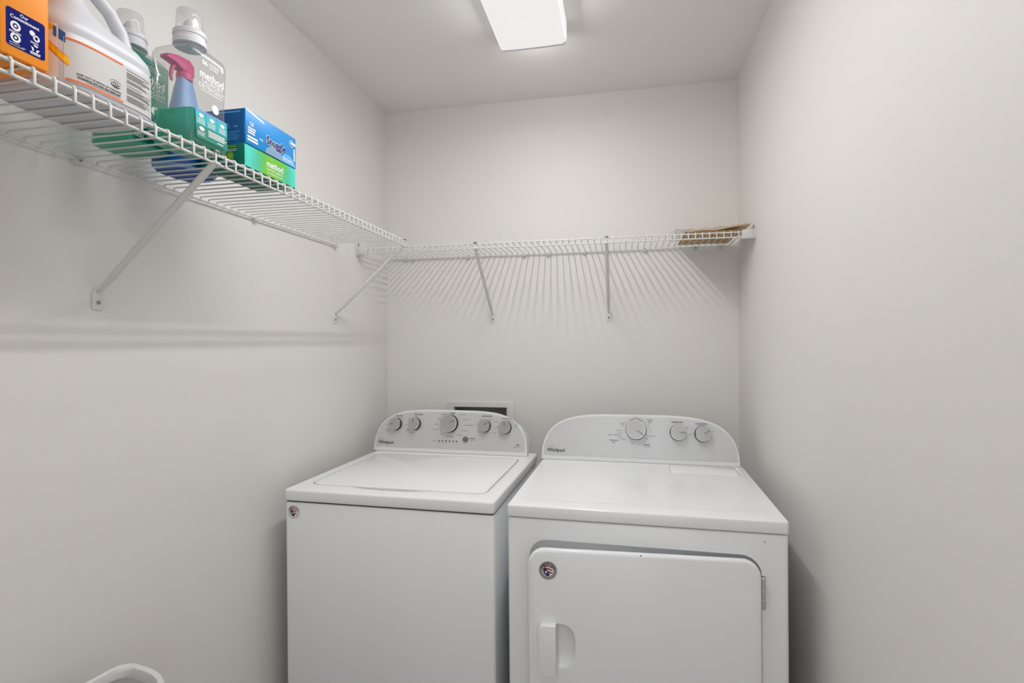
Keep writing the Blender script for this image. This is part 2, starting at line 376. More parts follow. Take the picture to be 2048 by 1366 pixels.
def feet(root, hw, d):
    for x in (-hw+.05, hw-.05):
        for y in (.05, d-.05):
            MB().lathe([(.02, 0), (.02, .012), (.008, .016), (.008, .04)], 14, Matrix.Translation((x, y, 0))).build('leg', DARK, root, smooth=40)
ZTOP = ZC - .465

# ------------------------------------------------------------------ washing machine
def washer():
    t = tag(empty('washing_machine', (-.708, 1.517, 0), R(-1.7)), 'white top-loading washing machine with five console knobs, left of the dryer', 'washing machine')
    hw, d = .346, .685; zs = ZTOP-.036
    MB().prism(rr(-hw+.001, hw-.001, .004, d, .012, 4), .035, zs-.004).build('cabinet', ENAM, t, bevel=.004, bseg=2)
    MB().box(-hw+.006, hw-.006, .009, d-.006, zs-.006, zs+.002).build('top_seam', SEAM, t)
    feet(t, hw, d)
    o = MB().prism(rr(-hw, hw, 0, d+.01, .012, 4), zs, ZTOP).build('top', ENAM, t, bevel=.006, bseg=3)
    LX0, LX1, LY0, LY1 = -.304, .300, .072, .575
    c1 = MB().prism(rr(LX0, LX1, LY0, LY1, .035, 6), ZTOP-.016, ZTOP+.05).build('c', None, t)
    cres = [(-.017+.133*math.cos(R(180+180*k/24)), LY0+.006+.027*math.sin(R(180+180*k/24))) for k in range(25)]
    c2 = MB().prism(cres, ZTOP-.024, ZTOP+.05).build('c', None, t)
    cut(o, [c1, c2])
    MB().prism(rr(LX0+.004, LX1-.004, LY0+.004, LY1-.004, .032, 6), ZTOP-.010, ZTOP+.002).build('lid', ENAM, t, bevel=.004, bseg=2)
    P, pn = console(t, -.020, .618, ZTOP, .336, .179, .105)
    for x, h, r, a in ((-.240, .114, .0255, 175), (-.153, .117, .0255, 95), (.002, .123, .0365, 25), (.155, .117, .0255, 40), (.243, .113, .0255, 92)): knob(t, P, x, h, r, a)
    k = MB().lathe([(.0115, 0), (.0115, .003), (.0105, .006), (.004, .0066)], 28).build('start_button', MIDG, t, smooth=40, mw=P(x=.075, h=.06, off=.0012))
    led = MB()
    for i in range(6): led.box(-.0036, .0036, -.0019, .0019, 0, .0005, P(x=-.040+.0154*i, h=.050, off=.0012))
    led.build('status_lights', DARK, pn)
    L = MB(); S = MB()
    tx = lambda mb, s_, x, h, z, **kw: mb.text(s_, z, P(x=x, h=h, off=.0017), **kw)
    B = MB(); tx(B, 'Whirlpool', -.281, .036, .0185, bold=.0004, sx=.90); B.build('brand_lettering', GREYD, pn); tx(S, 'ESTD 1911', -.301, .0495, .0052)
    for s_, x, h in (('SOIL LEVEL', -.230, .150), ('WATER TEMP', -.141, .157), ('RINSE OPTIONS', .164, .157), ('WATER LEVEL', .249, .149), ('Normal', .013, .167), ('Start/Pause', .104, .064)): tx(L, s_, x, h, .0062, bold=.00015)
    for s_, x, h in (('Heavy', -.266, .134), ('Light', -.283, .111), ('Extra Light', -.281, .088), ('Normal', -.222, .143), ('Warm', -.182, .137), ('Cool', -.193, .114), ('Cold', -.186, .091), ('Tap Cold', -.167, .080), ('Hot', -.150, .149), ('Heavy Duty', -.027, .161), ('Super Wash', .057, .161), ('Casual', -.046, .141), ('Delicate', -.057, .119), ('Quick Wash', -.062, .097), ('Soak', -.031, .077), ('Clean Washer', .005, .069), ('Colors/Darks', .074, .141), ('Bulky Items/Sheets', .088, .118), ('Drain & Spin', .068, .096), ('Rinse & Spin', .049, .076), ('1 Rinse', .178, .144), ('2 Rinses', .203, .135), ('1 Rinse', .206, .113), ('2 Rinses', .198, .090), ('Auto Sensing', .270, .141), ('Deep', .288, .130), ('Water', .288, .124), ('Wash', .288, .118), ('Progress', -.061, .050), ('Hold 3 sec', .106, .056), ('Low', -.236, .140)): tx(S, s_, x, h, .0050)
    for i, s_ in enumerate(('Sensing', 'Wash', 'Rinse', 'Spin', 'Lock', 'Done')): tx(S, s_, -.040+.0154*i, .0435, .0036)
    tx(L, 'he', .298, .045, .011, bold=.0002); tx(S, 'HIGH EFFICIENCY', .298, .036, .0042)
    tag(L.build('lettering', GREYD, pn), kind='stuff'); tag(S.build('small_lettering', GREYD, pn), kind='stuff')
    badge(t, FY(-hw+.034, .0038, ZTOP-.071), .0215, BADGEW)
    return t
washer()

# ------------------------------------------------------------------ dryer
def dryer():
    t = tag(empty('dryer', (.0475, 1.4845, 0), R(-1.5)), 'white front-loading tumble dryer with door ajar, three knobs, by the right wall', 'dryer')
    hw, d = .3685, .69; zs = ZTOP-.034
    cab = MB().prism(rr(-hw, hw, .003, d, .012, 4), .035, zs-.002).build('cabinet', ENAM, t, bevel=.006, bseg=3)
    # rounded recess that takes the door
    X0, X1, Z0, Z1 = -.305, .303, .20, .777
    M = FY(0, .003, 0)
    c1 = MB().prism(rr(X0, X1, Z0, Z1, .05, 8), -.022, .05, M).build('c', None, t)
    c2 = MB().prism(rr(X0+.05, X1-.05, Z0+.05, Z1-.05, .12, 10), -.12, .0, M).build('c', None, t)
    cut(cab, [c1, c2])
    MB().box(-hw+.006, hw-.006, .009, d-.006, zs-.004, zs+.002).build('top_seam', SEAM, t)
    feet(t, hw, d)
    top = MB().prism(rr(-hw-.001, hw+.001, 0, d+.01, .010, 4), zs, ZTOP).build('top', ENAM, t, bevel=.005, bseg=3)
    # shallow groove outlining the field of the top, and the lint-screen lid
    o1 = rr(-hw+.045, hw-.045, .065, .575, .03, 6); o2 = rr(-hw+.049, hw-.049, .069, .571, .028, 6)
    g = MB().prism(o1, ZTOP-.0005, ZTOP+.03).build('c', None, t); gi = MB().prism(o2, ZTOP-.01, ZTOP+.05).build('c2', None, t); cut(g, [gi])
    c3 = MB().prism(rr(.108, .336, .470, .5945, .003, 2), ZTOP-.006, ZTOP+.03).build('c', None, t)
    cut(top, [g, c3])
    MB().prism(rr(.1095, .3345, .4715, .5930, .003, 2), ZTOP-.005, ZTOP-.0003).build('lint_screen_lid', ENAM, t, bevel=.001)
    P, pn = console(t, -.007, .603, ZTOP, .366, .181, .10)
    for x, h, r, a in ((-.002, .124, .0375, -38), (.152, .117, .029, 0), (.240, .114, .029, 28)): knob(t, P, x, h, r, a, .024)
    L = MB(); S = MB()
    tx = lambda mb, s_, x, h, z, **kw: mb.text(s_, z, P(x=x, h=h, off=.0017), **kw)
    B = MB(); tx(B, 'Whirlpool', -.309, .036, .0185, bold=.0004, sx=.90); B.build('brand_lettering', GREYD, pn); tx(S, 'ESTD 1911', -.327, .0495, .0052)
    for s_, x, h in (('TEMPERATURE', .149, .156), ('CYCLE SIGNAL', .236, .152)): tx(L, s_, x, h, .0064, bold=.00015)
    for s_, x, h in (('Timed', .049, .162), ('Dry', .049, .154), ('Automatic', -.086, .082), ('Dry', -.086, .074), ('Fluff Air', .038, .068)): tx(L, s_, x, h, .0078, bold=.0001)
    for s_, x, h in (('OFF', -.018, .161), ('OFF', .037, .090), ('OFF', -.016, .073), ('ENERGY PREFERRED', -.083, .101)): tx(L, s_, x, h, .0056)
    for s_, x, h in (('Heavy', -.004, .168), ('70', .011, .164), ('60', .023, .159), ('50', .034, .152), ('40', .043, .142), ('30', .049, .131), ('20', .050, .117), ('Cool Down', .056, .101), ('30', .031, .079), ('20', .019, .072), ('10', .006, .068), ('No Heat', .038, .061), ('Wrinkle', -.053, .147), ('Shield', -.053, .141), ('Cool Down', -.066, .119), ('Less Dry', -.064, .110), ('More Dry', -.059, .092), ('Very Dry', -.052, .085), ('Low', .158, .146), ('Med', .184, .136), ('High', .194, .112), ('Damp Dry', .236, .146), ('Off', .244, .140), ('On', .277, .125)): tx(S, s_, x, h, .0054)
    tag(L.build('lettering', GREYD, pn), kind='stuff'); tag(S.build('small_lettering', GREYD, pn), kind='stuff')
    # door, hinged on the right and standing slightly open
    W, H = .600, Z1-Z0-.012; dz = Z0+.006; HX, HY = X1-.004, .001
    Md = Matrix.Translation((HX, HY, dz)) @ Matrix.Rotation(R(3.6), 4, 'Z')
    out = rr(-W, 0, 0, H, .045, 8)
    door = MB().prism(out, -.004, .018, FY(0, 0, 0)).build('door', ENAM, t, bevel=.008, bseg=3, mw=Md)
    hx0 = -W+.030
    c = MB().loft([[(hx0+.052 + a*sx, -.03 + 0.0, zc_*sz + H-.258) for a, zc_ in [(p_[0], p_[1]) for p_ in sup(0, 0, 1, 1, 0, 2.7, 28)]] for sx, sz in ((.046, .060),)] +
                  [[(hx0+.052 + a*.046*s_, y, zc_*.060*s_ + H-.258) for a, zc_ in [(p_[0], p_[1]) for p_ in sup(0, 0, 1, 1, 0, 2.7, 28)]] for y, s_ in ((-.018, 1.0), (-.014, .97), (-.008, .88), (-.003, .72), (-.0005, .5))]).build('c', None, door)
    bm = bmesh.new(); bm.from_mesh(c.data); bmesh.ops.recalc_face_normals(bm, faces=bm.faces); bm.to_mesh(c.data); bm.free()
    cut(door, [c], 30)
    MB().prism(rr(hx0, hx0+.046, H-.330, H-.196, .012, 5, (.012, .001, .001, .014)), .016, .040, FY(0, 0, 0)).build('handle', ENAM, door, bevel=.006, bseg=3)
    badge(door, FY(-W+.055, -.0182, H-.056), .0245, BADGE)
    MB().lathe([(.0022, 0), (.0022, .0006)], 10, FY(-.30, -.0165, H-.004)).build('screw_hole', SEAM, door)
    for zc_ in (H-.085, .085):
        hg = MB().box(-.004, .012, .0, .004, zc_-.041, zc_+.041).build('hinge', STEEL, door)
        for k in range(3):
            MB().lathe([(.0045, 0), (.0055, .001), (.0055, .0255), (.0045, .0265)], 16, Matrix.Translation((.005, -.009, zc_-.0405+.027*k))).build('knuckle', STEEL, hg, smooth=40)
    MB().prism(rr(-W+.05, -.05, .05, H-.05, .10, 10), -.05, -.004, FY(0, 0, 0)).build('inner_panel', PLAW, door, bevel=.006)
    MB().lathe([(.0018, 0), (.0018, .0005)], 10, FY(hw-.058, .003, zs-.022)).build('paint_chip', MIDG, t)
    return t
dryer()

# ------------------------------------------------------------------ wire shelves.  local: x out from the wall, y along, z up (deck = 0)
WR, RR_ = .0020, .0027
def wire_shelf(name, label, loc, rz, y0, y1, phase, pitch_, depth, braces, clips, foot_z, ends, drop=0.0):
    t = tag(empty(name, loc, rz), label, 'shelf', 'white wire shelves on brackets')
    def rail(nm, x, z, r): MB().tube([(x, y0, z), (x, y1, z)], r, 10).build(nm, VINYL, t, smooth=60)
    zu = -WR-RR_
    rail('front_rail', depth-RR_-WR, zu, RR_); rail('lower_front_rail', depth-RR_-WR, -.0235, RR_); rail('back_rail', .009, -.0085, RR_)
    path = [(.0068, 0, -.011), (.0068, 0, -.004), (.0085, 0, -.001), (.011, 0, 0), (depth-.007, 0, 0), (depth-.002, 0, -.0015), (depth, 0, -.006), (depth, 0, -.026)]
    me = None; y = phase
    while y > y0 + .004: y -= pitch_
    y += pitch_
    while y < y1 - .002:
        if me is None: o = MB().tube(path, WR, 6).build('wire', VINYL, t, smooth=60); me = o.data
        else: o = link('wire', me, VINYL, t)
        o.location = (0, y, 0); y += pitch_
    for yb in braces:
        z0 = foot_z + .016; p0 = Vector((.005, yb, z0)); p1 = Vector((depth-.004, yb, -.020))
        pts = [p0.lerp(p1, f) for f in (0, .03, .08, .14, .9, .96, 1.0)]
        b = MB().tube(pts, [.0035, .005, .0065, .0074, .0074, .0068, .0055], 14).build('brace', VINYL, t, smooth=50)
        MB().prism(rr(-.0135, .0135, -.024, .022, .01, 6, (.004, .004, .012, .012)), 0, .003, frame((.0, yb, foot_z), (0, 1, 0), (0, 0, 1))).build('foot_plate', VINYL, b, bevel=.001)
        MB().lathe([(.0045, .003), (.0045, .0045), (.002, .0058)], 12, frame((0, yb, foot_z-.007), (0, 1, 0), (0, 0, 1))).build('screw', SCREW, b, smooth=40)
        MB().box(depth-.012, depth+.003, yb-.008, yb+.008, -.026, -.0215).build('lip_hook', VINYL, b, bevel=.001)
        MB().box(depth-.010, depth+.0025, yb-.007, yb+.007, -.002, .0026).build('lip_clip', SCREW, b, bevel=.001)
    for yc, dark in clips:
        M = frame((0, yc, -.012), (0, 1, 0), (0, 0, 1))
        c = MB().lathe([(.0095, 0), (.0095, .006), (.0075, .012), (.0062, .015)], 18, M).build('wall_clip', CLIPM, t, smooth=40)
        MB().box(.004, .0155, yc-.004, yc+.004, -.006, -.0025).build('clip_hook', CLIPM, c, bevel=.0008)
        MB().lathe([(.0028, .0148), (.0028, .0162), (.001, .0166)], 10, M).build('clip_screw', SCREW if dark else CLIPM, c)
    for ye, sg in ends:       # bracket sockets that hold the front lip at a side wall
        e = MB().box(depth-.014, depth+.005, min(ye, ye+sg*.048), max(ye, ye+sg*.048), -.031, .003).build('end_bracket', CLIPM, t, bevel=.003)
        a, b = sorted((ye, ye+sg*.004))
        MB().prism(rr(depth-.026, depth+.012, -.036, .026, .012, 5), a, b, frame((0, 0, 0), (1, 0, 0), (0, 0, 1), (0, 1, 0))).build('wall_plate', CLIPM, e, bevel=.001)
        MB().lathe([(.004, 0), (.004, .003), (.002, .004)], 10, frame((depth-.006, ye+sg*.004, .015), (1, 0, 0), (0, 0, 1), (0, sg, 0))).build('screw', SCREW, e)
    return t
ZSL, ZSB = ZC+.3955, ZC+.4075
wire_shelf('wire_shelf', 'white wire shelf along the left wall, loaded with laundry supplies', (XL, 0, ZSL), 0, .12, 1.972, .8473, .0291, .302, (.16, .967, 1.958), ((.40, 0), (.92, 1), (1.478, 0), (1.955, 0)), ZC+.098-ZSL, ())
def back_shelf():
    # built in the same local axes, turned so that its depth points away from the back wall
    t = wire_shelf('wire_shelf', 'white wire shelf across the back wall above the machines, bare but for kraft packaging', (0, YB, ZSB), R(-90), XL+.006, XR-.006, -.592, .0257, .307,
                   (-.5865, -.052), tuple((x, d_) for x, d_ in ((-1.014, 0), (-.978, 1), (-.703, 0), (-.434, 0), (-.322, 1), (-.156, 0), (.108, 0), (.32, 1), (.423, 0))), ZC+.109-ZSB, ((XL, 1), (XR, -1)))
    return t
back_shelf()

# ------------------------------------------------------------------ things on the left shelf
ZD = ZSL + WR
def warpx(cx, cy, hx, hy, n, off):      # lays print on the +x flank of a super-elliptic body
    return lambda p: Vector((cx + hx*max(0, 1-abs((p.y-cy)/hy)**n)**(1/n) + off, p.y, p.z))
def warpy(cx, cy, hx, hy, n, off):      # the same on the -y flank
    return lambda p: Vector((p.x, cy - hy*max(0, 1-abs((p.x-cx)/hx)**n)**(1/n) - off, p.z))
def bars(mb, x0, x1, y, n, dy, th, M, rag=0.25, warp=None, sub=6):
    for i in range(n):
        xe = x1 - (x1-x0)*rag*random.random(); yy = y - i*dy
        pts = [(x0+(xe-x0)*k/sub, yy) for k in range(sub+1)] + [(x0+(xe-x0)*k/sub, yy+th) for k in range(sub, -1, -1)]
        vs_ = [M @ Vector((a, b, 0)) for a, b in pts]
        if warp: vs_ = [warp(v) for v in vs_]
        m_ = 2*sub+1; mb.add(vs_, [(k, k+1, m_-k-1, m_-k) for k in range(sub)])

def orange_box():
    x1, x0, y0, y1, h = -.816, -1.01, .573, .636, .27
    t = tag(empty('detergent_box', ((x0+x1)/2, (y0+y1)/2, ZD)), 'tall orange carton with a navy panel, first thing on the left shelf', 'box')
    hx, hy = (x1-x0)/2, (y1-y0)/2
    MB().box(-hx, hx, -hy, hy, .0003, h).build('carton', ORANGE, t, bevel=.0012)
    MB().flat([(-hx+.004, .006), (hx-.004, .006), (hx-.004, h-.004), (-hx+.004, h-.004)], FY(0, -hy-.0004, 0)).build('front_print', LGREEN, t)
    M = FX(hx+.0004, 0, 0)
    pn = MB().flat(rr(-hy+.007, hy-.0055, .013, .0655, .004, 4), M).build('info_panel', NAVY, t)
    M2 = FX(hx+.0008, 0, 0); p = MB()
    p.text('Our', .0062, M2 @ Matrix.Translation((-.002, .0605, 0)), bold=.0001); p.text('Commitment', .0066, M2 @ Matrix.Translation((-.001, .0545, 0)), bold=.00015, sx=1.05)
    for cx, cy in ((-.013, .0425), (-.013, .0265)):
        ring(p, cx, cy, .0066, .0036, M2); p.flat(disc(cx, cy, .0018, 14), M2); bars(p, cx-.008, cx+.008, cy-.0085, 2, .0016, .0007, M2)
    p.flat(disc(.0085, .0445, .0038, 16), M2)
    ring(p, .0140, .0395, .0046, .0022, M2); bars(p, .006, .018, .0325, 2, .0016, .0007, M2)
    for k in range(3):
        a = R(90+120*k); p.flat([(.0125+.006*math.cos(a+q)*s_, .0245+.006*math.sin(a+q)*s_) for q, s_ in ((-.75, 1), (.45, 1), (.45, .5), (-.75, .5))], M2)
    bars(p, .0055, .0195, .0175, 2, .0022, .0014, M2, .1); bars(p, -.021, .0, .0165, 2, .0016, .0006, M2)
    p.build('panel_print', WHITEP, pn)
orange_box()

def jug():
    cx, cy, hx, hy, n = -.912, .757, .083, .094, 4.0
    t = tag(empty('bleach_jug', (cx, cy, ZD)), 'large white plastic jug with loop handle and orange-lined label', 'jug')
    S = []
    for z, ax, sy, ay in ((.0005, .075, 0, .085), (.003, .079, 0, .090), (.009, .082, 0, .0925), (.016, .083, 0, .094), (.084, .083, 0, .094), (.088, .0812, 0, .0922), (.092, .0812, 0, .0922), (.097, .083, 0, .094), (.108, .0815, -.001, .0915), (.119, .077, -.005, .085), (.128, .071, -.015, .066), (.137, .064, -.024, .051), (.150, .056, -.031, .040), (.167, .048, -.035, .034), (.188, .040, -.037, .030), (.210, .033, -.035, .030), (.230, .025, -.035, .025), (.245, .022, -.035, .022), (.262, .022, -.035, .022)):
        S.append(sup(0, sy, ax, ay, z, n if z < .105 else max(2.1, 4.0-(z-.105)*40), 56))
    MB().loft(S).build('body', HDPE, t, smooth=50)
    hp = [(.004, -.028, .226), (.006, .000, .226), (.008, .026, .217), (.010, .052, .200), (.012, .071, .174), (.012, .079, .146), (.012, .077, .116), (.012, .070, .095)]
    MB().tube(hp, [.011, .0115, .0115, .0115, .012, .014, .018, .020], 16).build('handle', HDPE, t, smooth=60)
    MB().lathe([(.024, .256), (.0245, .258), (.0245, .284), (.022, .287)], 28, Matrix.Translation((0, -.035, 0))).build('cap', BLUEL, t, smooth=40)
    wx = warpx(0, 0, hx, hy, n, .0006); wx2 = warpx(0, 0, hx, hy, n, .0011); I = FX(0, 0, 0)
    def strip(a, b, z0, z1, m_, nm, wf, fx=True, slope=0.0):
        mb = MB(); N = 16; vs_ = []
        for k in range(N+1):
            q = a + (b-a)*k/N
            for z in (z0, z1): vs_.append(wf(Vector((0, q, z)) if fx else Vector((q, 0, z))))
        mb.add(vs_, [(2*k, 2*k+2, 2*k+3, 2*k+1) for k in range(N)]); return mb.build(nm, m_, t, smooth=60)
    lb = strip(-.079, .078, .012, .080, LBLW, 'side_label', wx)
    strip(-.078, .010, .0770, .0800, ORNGL, 'label_line', wx2); strip(-.078, .010, .0135, .0165, ORNGL, 'label_line', wx2)
    p = MB(); M = FX(0, 0, 0)
    p.text('KEEP OUT OF REACH OF CHILDREN', .0044, M @ Matrix.Translation((.006, .0275, 0)), 'RIGHT', bold=.0001, warp=wx2)
    p.text('WARNING: EYE AND SKIN IRRITANT.', .0053, M @ Matrix.Translation((.006, .0222, 0)), 'RIGHT', bold=.0002, sx=.80, warp=wx2)
    bars(p, -.052, .004, .0185, 1, .002, .0006, M, .05, wx2)
    q = disc(0, 0, 1, 22); em = [wx2(Vector((0, -.0035+a*.0085, .0375+b*.0050))) for a, b in q]; p.add(em, [tuple(range(22))])
    for k in range(10):
        a0 = R(25+13*k); a1 = a0+R(13); p.add([wx2(Vector((0, -.0035+math.cos(a)*.0115*s_, .0375+math.sin(a)*.0085*s_))) for a, s_ in ((a0, 1), (a1, 1), (a1, .93), (a0, .93))], [(0, 1, 2, 3)])
    p.build('label_print', GREYD, lb)
    p = MB(); wx3 = warpx(0, 0, hx, hy, n, .0016)
    p.text('HTD', .0075, M @ Matrix.Translation((-.0035, .0375, 0)), bold=.0001, warp=wx3); p.build('emblem_lettering', WHITEP, lb)
    p = MB()
    for y_, c in ((.0735, 1), (.0690, 5), (.0560, 3), (.0465, 1), (.0425, 5), (.0290, 5)): bars(p, .017, .072, y_, c, .0022, .0010, M, .45, wx2)
    p.build('fine_print', MIDG, lb)
    wy = warpy(0, 0, hx, hy, n, .0006); wy2 = warpy(0, 0, hx, hy, n, .0011)
    strip(-.06, .066, .014, .098, WHITEP, 'front_label', wy, False)
    def swoosh(pts, m_, nm, wf):
        mb = MB(); mb.add([wf(Vector((a, 0, z))) for a, z in pts], [(2*k, 2*k+2, 2*k+3, 2*k+1) for k in range(len(pts)//2-1)]); mb.build(nm, m_, t)
    sw = []
    for k in range(9):
        f = k/8; x = .030 + .047*f; z = .088 - .043*f**1.3; sw += [(x, z-.006-.006*f), (x, z)]
    swoosh(sw, YELL, 'label_swoosh', wy2)
    swoosh([(a, z-.0022 if i % 2 == 0 else z+.0012) for i, (a, z) in enumerate(sw)], ORNGL, 'label_swoosh', warpy(0, 0, hx, hy, n, .0009))
    swoosh([(.030, .090), (.030, .098), (.046, .089), (.046, .098), (.060, .087), (.060, .096)], YELL, 'label_block', wy2)
    swoosh([(.061, .078), (.061, .094), (.072, .070), (.072, .086)], BLUEL, 'label_block', wy2)
jug()

def detergent_bottle(x, y, full, label):
    t = tag(empty('detergent_bottle', (x, y, ZD)), label, 'bottle', 'square clear-plastic detergent bottles')
    prof = ((.0006, .90), (.003, .97), (.008, 1.0), (.03, .985), (.07, .955), (.11, .95), (.15, .975), (.178, 1.0), (.186, .985), (.192, .93), (.198, .80), (.204, .62), (.209, .50), (.213, .46), (.224, .46))
    h = .051
    def sec(z, s_, k=0.0): return sup(0, 0, (h-k)*s_, (h-k)*s_, z, 7.0 if s_ > .9 else (5.0 if s_ > .7 else (3.0 if s_ > .55 else 2.0)), 56)
    body = MB().loft([sec(z, s_) for z, s_ in prof]).build('body', CLEARP, t, smooth=45)
    top = .172 if full else .068
    lp = [(z, s_) for z, s_ in prof if z < top]; lp = [(max(z, .003), s_) for z, s_ in lp] + [(top, lp[-1][1])]
    MB().loft([sec(z, s_, .002) for z, s_ in lp]).build('liquid', TEALLIQ, t, smooth=45)
    cl = MB().lathe([(.0255, .212), (.031, .213), (.031, .222), (.0295, .2235), (.0295, .231), (.031, .232), (.031, .240), (.0285, .2425), (.02, .243)], 36).build('collar', FROST, t, smooth=35)
    MB().lathe([(.0262, .2425), (.0250, .262), (.0238, .281), (.0225, .2845), (.012, .286)], 36).build('cap', CLEARC, t, smooth=40)
    MB().lathe([(.010, .238), (.012, .258), (.006, .268)], 20).build('spout', FROST, cl, smooth=40)
    wf = lambda p: Vector((h*(1.0 if p.z > .16 else .955+.045*abs(p.z-.09)/.07) + .0012, p.y, p.z)); M = FX(0, 0, 0)
    wf2 = lambda p: wf(p) + Vector((.0006, 0, 0))
    def quad(y0, y1, z0, z1, m_, nm, par, w_=wf, n_=8):
        mb = MB(); mb.add([w_(Vector((0, q, z0+(z1-z0)*k/n_))) for k in range(n_+1) for q in (y0, y1)], [(2*k, 2*k+1, 2*k+3, 2*k+2) for k in range(n_)]); return mb.build(nm, m_, par, smooth=60)
    p = MB()
    p.text('66', .0140, M @ Matrix.Translation((-.020, .1655, 0)), bold=.0002, warp=wf2); p.text('LOADS', .0085, M @ Matrix.Translation((.004, .1675, 0)), warp=wf2, ax='CENTER'); p.text('BRASSÉES', .0055, M @ Matrix.Translation((.004, .1610, 0)), warp=wf2)
    p.text('method', .0215, M @ Matrix.Translation((.0, .141, 0)), bold=.0004, sx=.98, warp=wf2)
    p.text('LAUNDRY', .0125, M @ Matrix.Translation((.002, .128, 0)), warp=wf2); p.text('DETERGENT', .0125, M @ Matrix.Translation((.0, .1175, 0)), warp=wf2)
    bars(p, -.028, .030, .1095, 1, .003, .0012, M, .02, wf2)
    if full:
        quad(-.042, .042, .010, .184, LABTEAL, 'front_label', t)
    p.build('label_lettering', WHITEP, t)
    dsc = [wf2(Vector((0, .010+a*.0095, .083+b*.0095))) for a, b in disc(0, 0, 1, 22)]
    bd = MB().add(dsc, [tuple(range(22))]).build('round_seal', WHITEP, t)
    MB().add([wf2(Vector((.0005, .010+a*.0058, .083+b*.0045))) for a, b in disc(0, 0, 1, 14)], [tuple(range(14))]).build('seal_mark', LIME, bd)
    quad(-.043, .042, .064, .068, LABVIO, 'label_band', t)
    for a, b in ((-.043, -.0165), (-.0155, .0135), (.0145, .042)):
        q = quad(a, b, .037, .0635, LABCYAN, 'info_tile', t); ic = MB(); c = (a+b)/2
        ic.add([wf2(Vector((0, c+u_*.006, .056+v_*.004))) for u_, v_ in disc(0, 0, 1, 12)], [tuple(range(12))]); bars(ic, a+.004, b-.003, .0485, 4, .0028, .0011, M, .2, wf2, 3)
        ic.build('tile_print', WHITEP, q)
    lw = quad(-.043, .042, .010, .0365, LABTEAL, 'lower_label', t); p = MB()
    bars(p, -.040, -.018, .022, 3, .003, .0012, M, .2, wf2); bars(p, -.012, .038, .031, 4, .0034, .0020, M, .15, wf2); bars(p, .012, .030, .0145, 1, .003, .002, M, .1, wf2)
    p.add([wf2(Vector((0, -.029+a*.007, .030+b*.0042))) for a, b in disc(0, 0, 1, 16)], [tuple(range(16))]); p.build('lower_print', WHITEP, lw)
    return t
detergent_bottle(-.991, .934, True, 'full teal detergent bottle standing between the white jug and the wall')
detergent_bottle(-.866, .955, False, 'clear detergent bottle about a third full of teal liquid, at shelf front')

def spray_bottle():
    x, y = -1.004, 1.090
    t = tag(empty('spray_bottle', (x, y, ZD)), 'blue spray bottle with pink trigger head behind the clear detergent bottle', 'spray bottle')
    prof = ((.0005, .90), (.003, .96), (.008, 1.0), (.035, 1.0), (.06, .96), (.085, .84), (.11, .68), (.14, .52), (.17, .42), (.20, .34), (.216, .27), (.224, .25))
    b = MB().loft([sup(0, 0, .050*s_ if s_ > .5 else .050*max(s_, .28), .070*s_, z, 2.6, 40) for z, s_ in prof]).build('body', SPRAYB, t, smooth=50)
    MB().loft([sup(0, 0, .0507, .0707, z, 2.6, 40) for z in (.008, .020, .050)] + [sup(0, 0, .0492, .0686, .058, 2.6, 40)], False, False).build('label_wrap', SPRAYD, t, smooth=50)
    MB().loft([sup(0, 0, .046, .064, z, 2.6, 40) for z in (.0002, .0004)]).build('base', SPRAYD, t)
    MB().lathe([(.0175, .221), (.0175, .236), (.014, .239)], 24).build('collar', PINK, t, smooth=40)
    out = [(.020, .236), (.020, .262), (.006, .272), (-.030, .268), (-.058, .258), (-.060, .249), (-.034, .247), (-.018, .240)]
    MB().prism([(q, z) for q, z in out][::-1], -.011, .011, frame((0, 0, 0), (0, 1, 0), (0, 0, 1), (1, 0, 0))).build('trigger_head', PINK, t, bevel=.003)
    MB().tube([(0, -.026, .248), (0, -.036, .236), (0, -.040, .218), (0, -.037, .206)], [.005, .0045, .004, .003], 8).build('trigger', PINK, t, smooth=50)
spray_bottle()

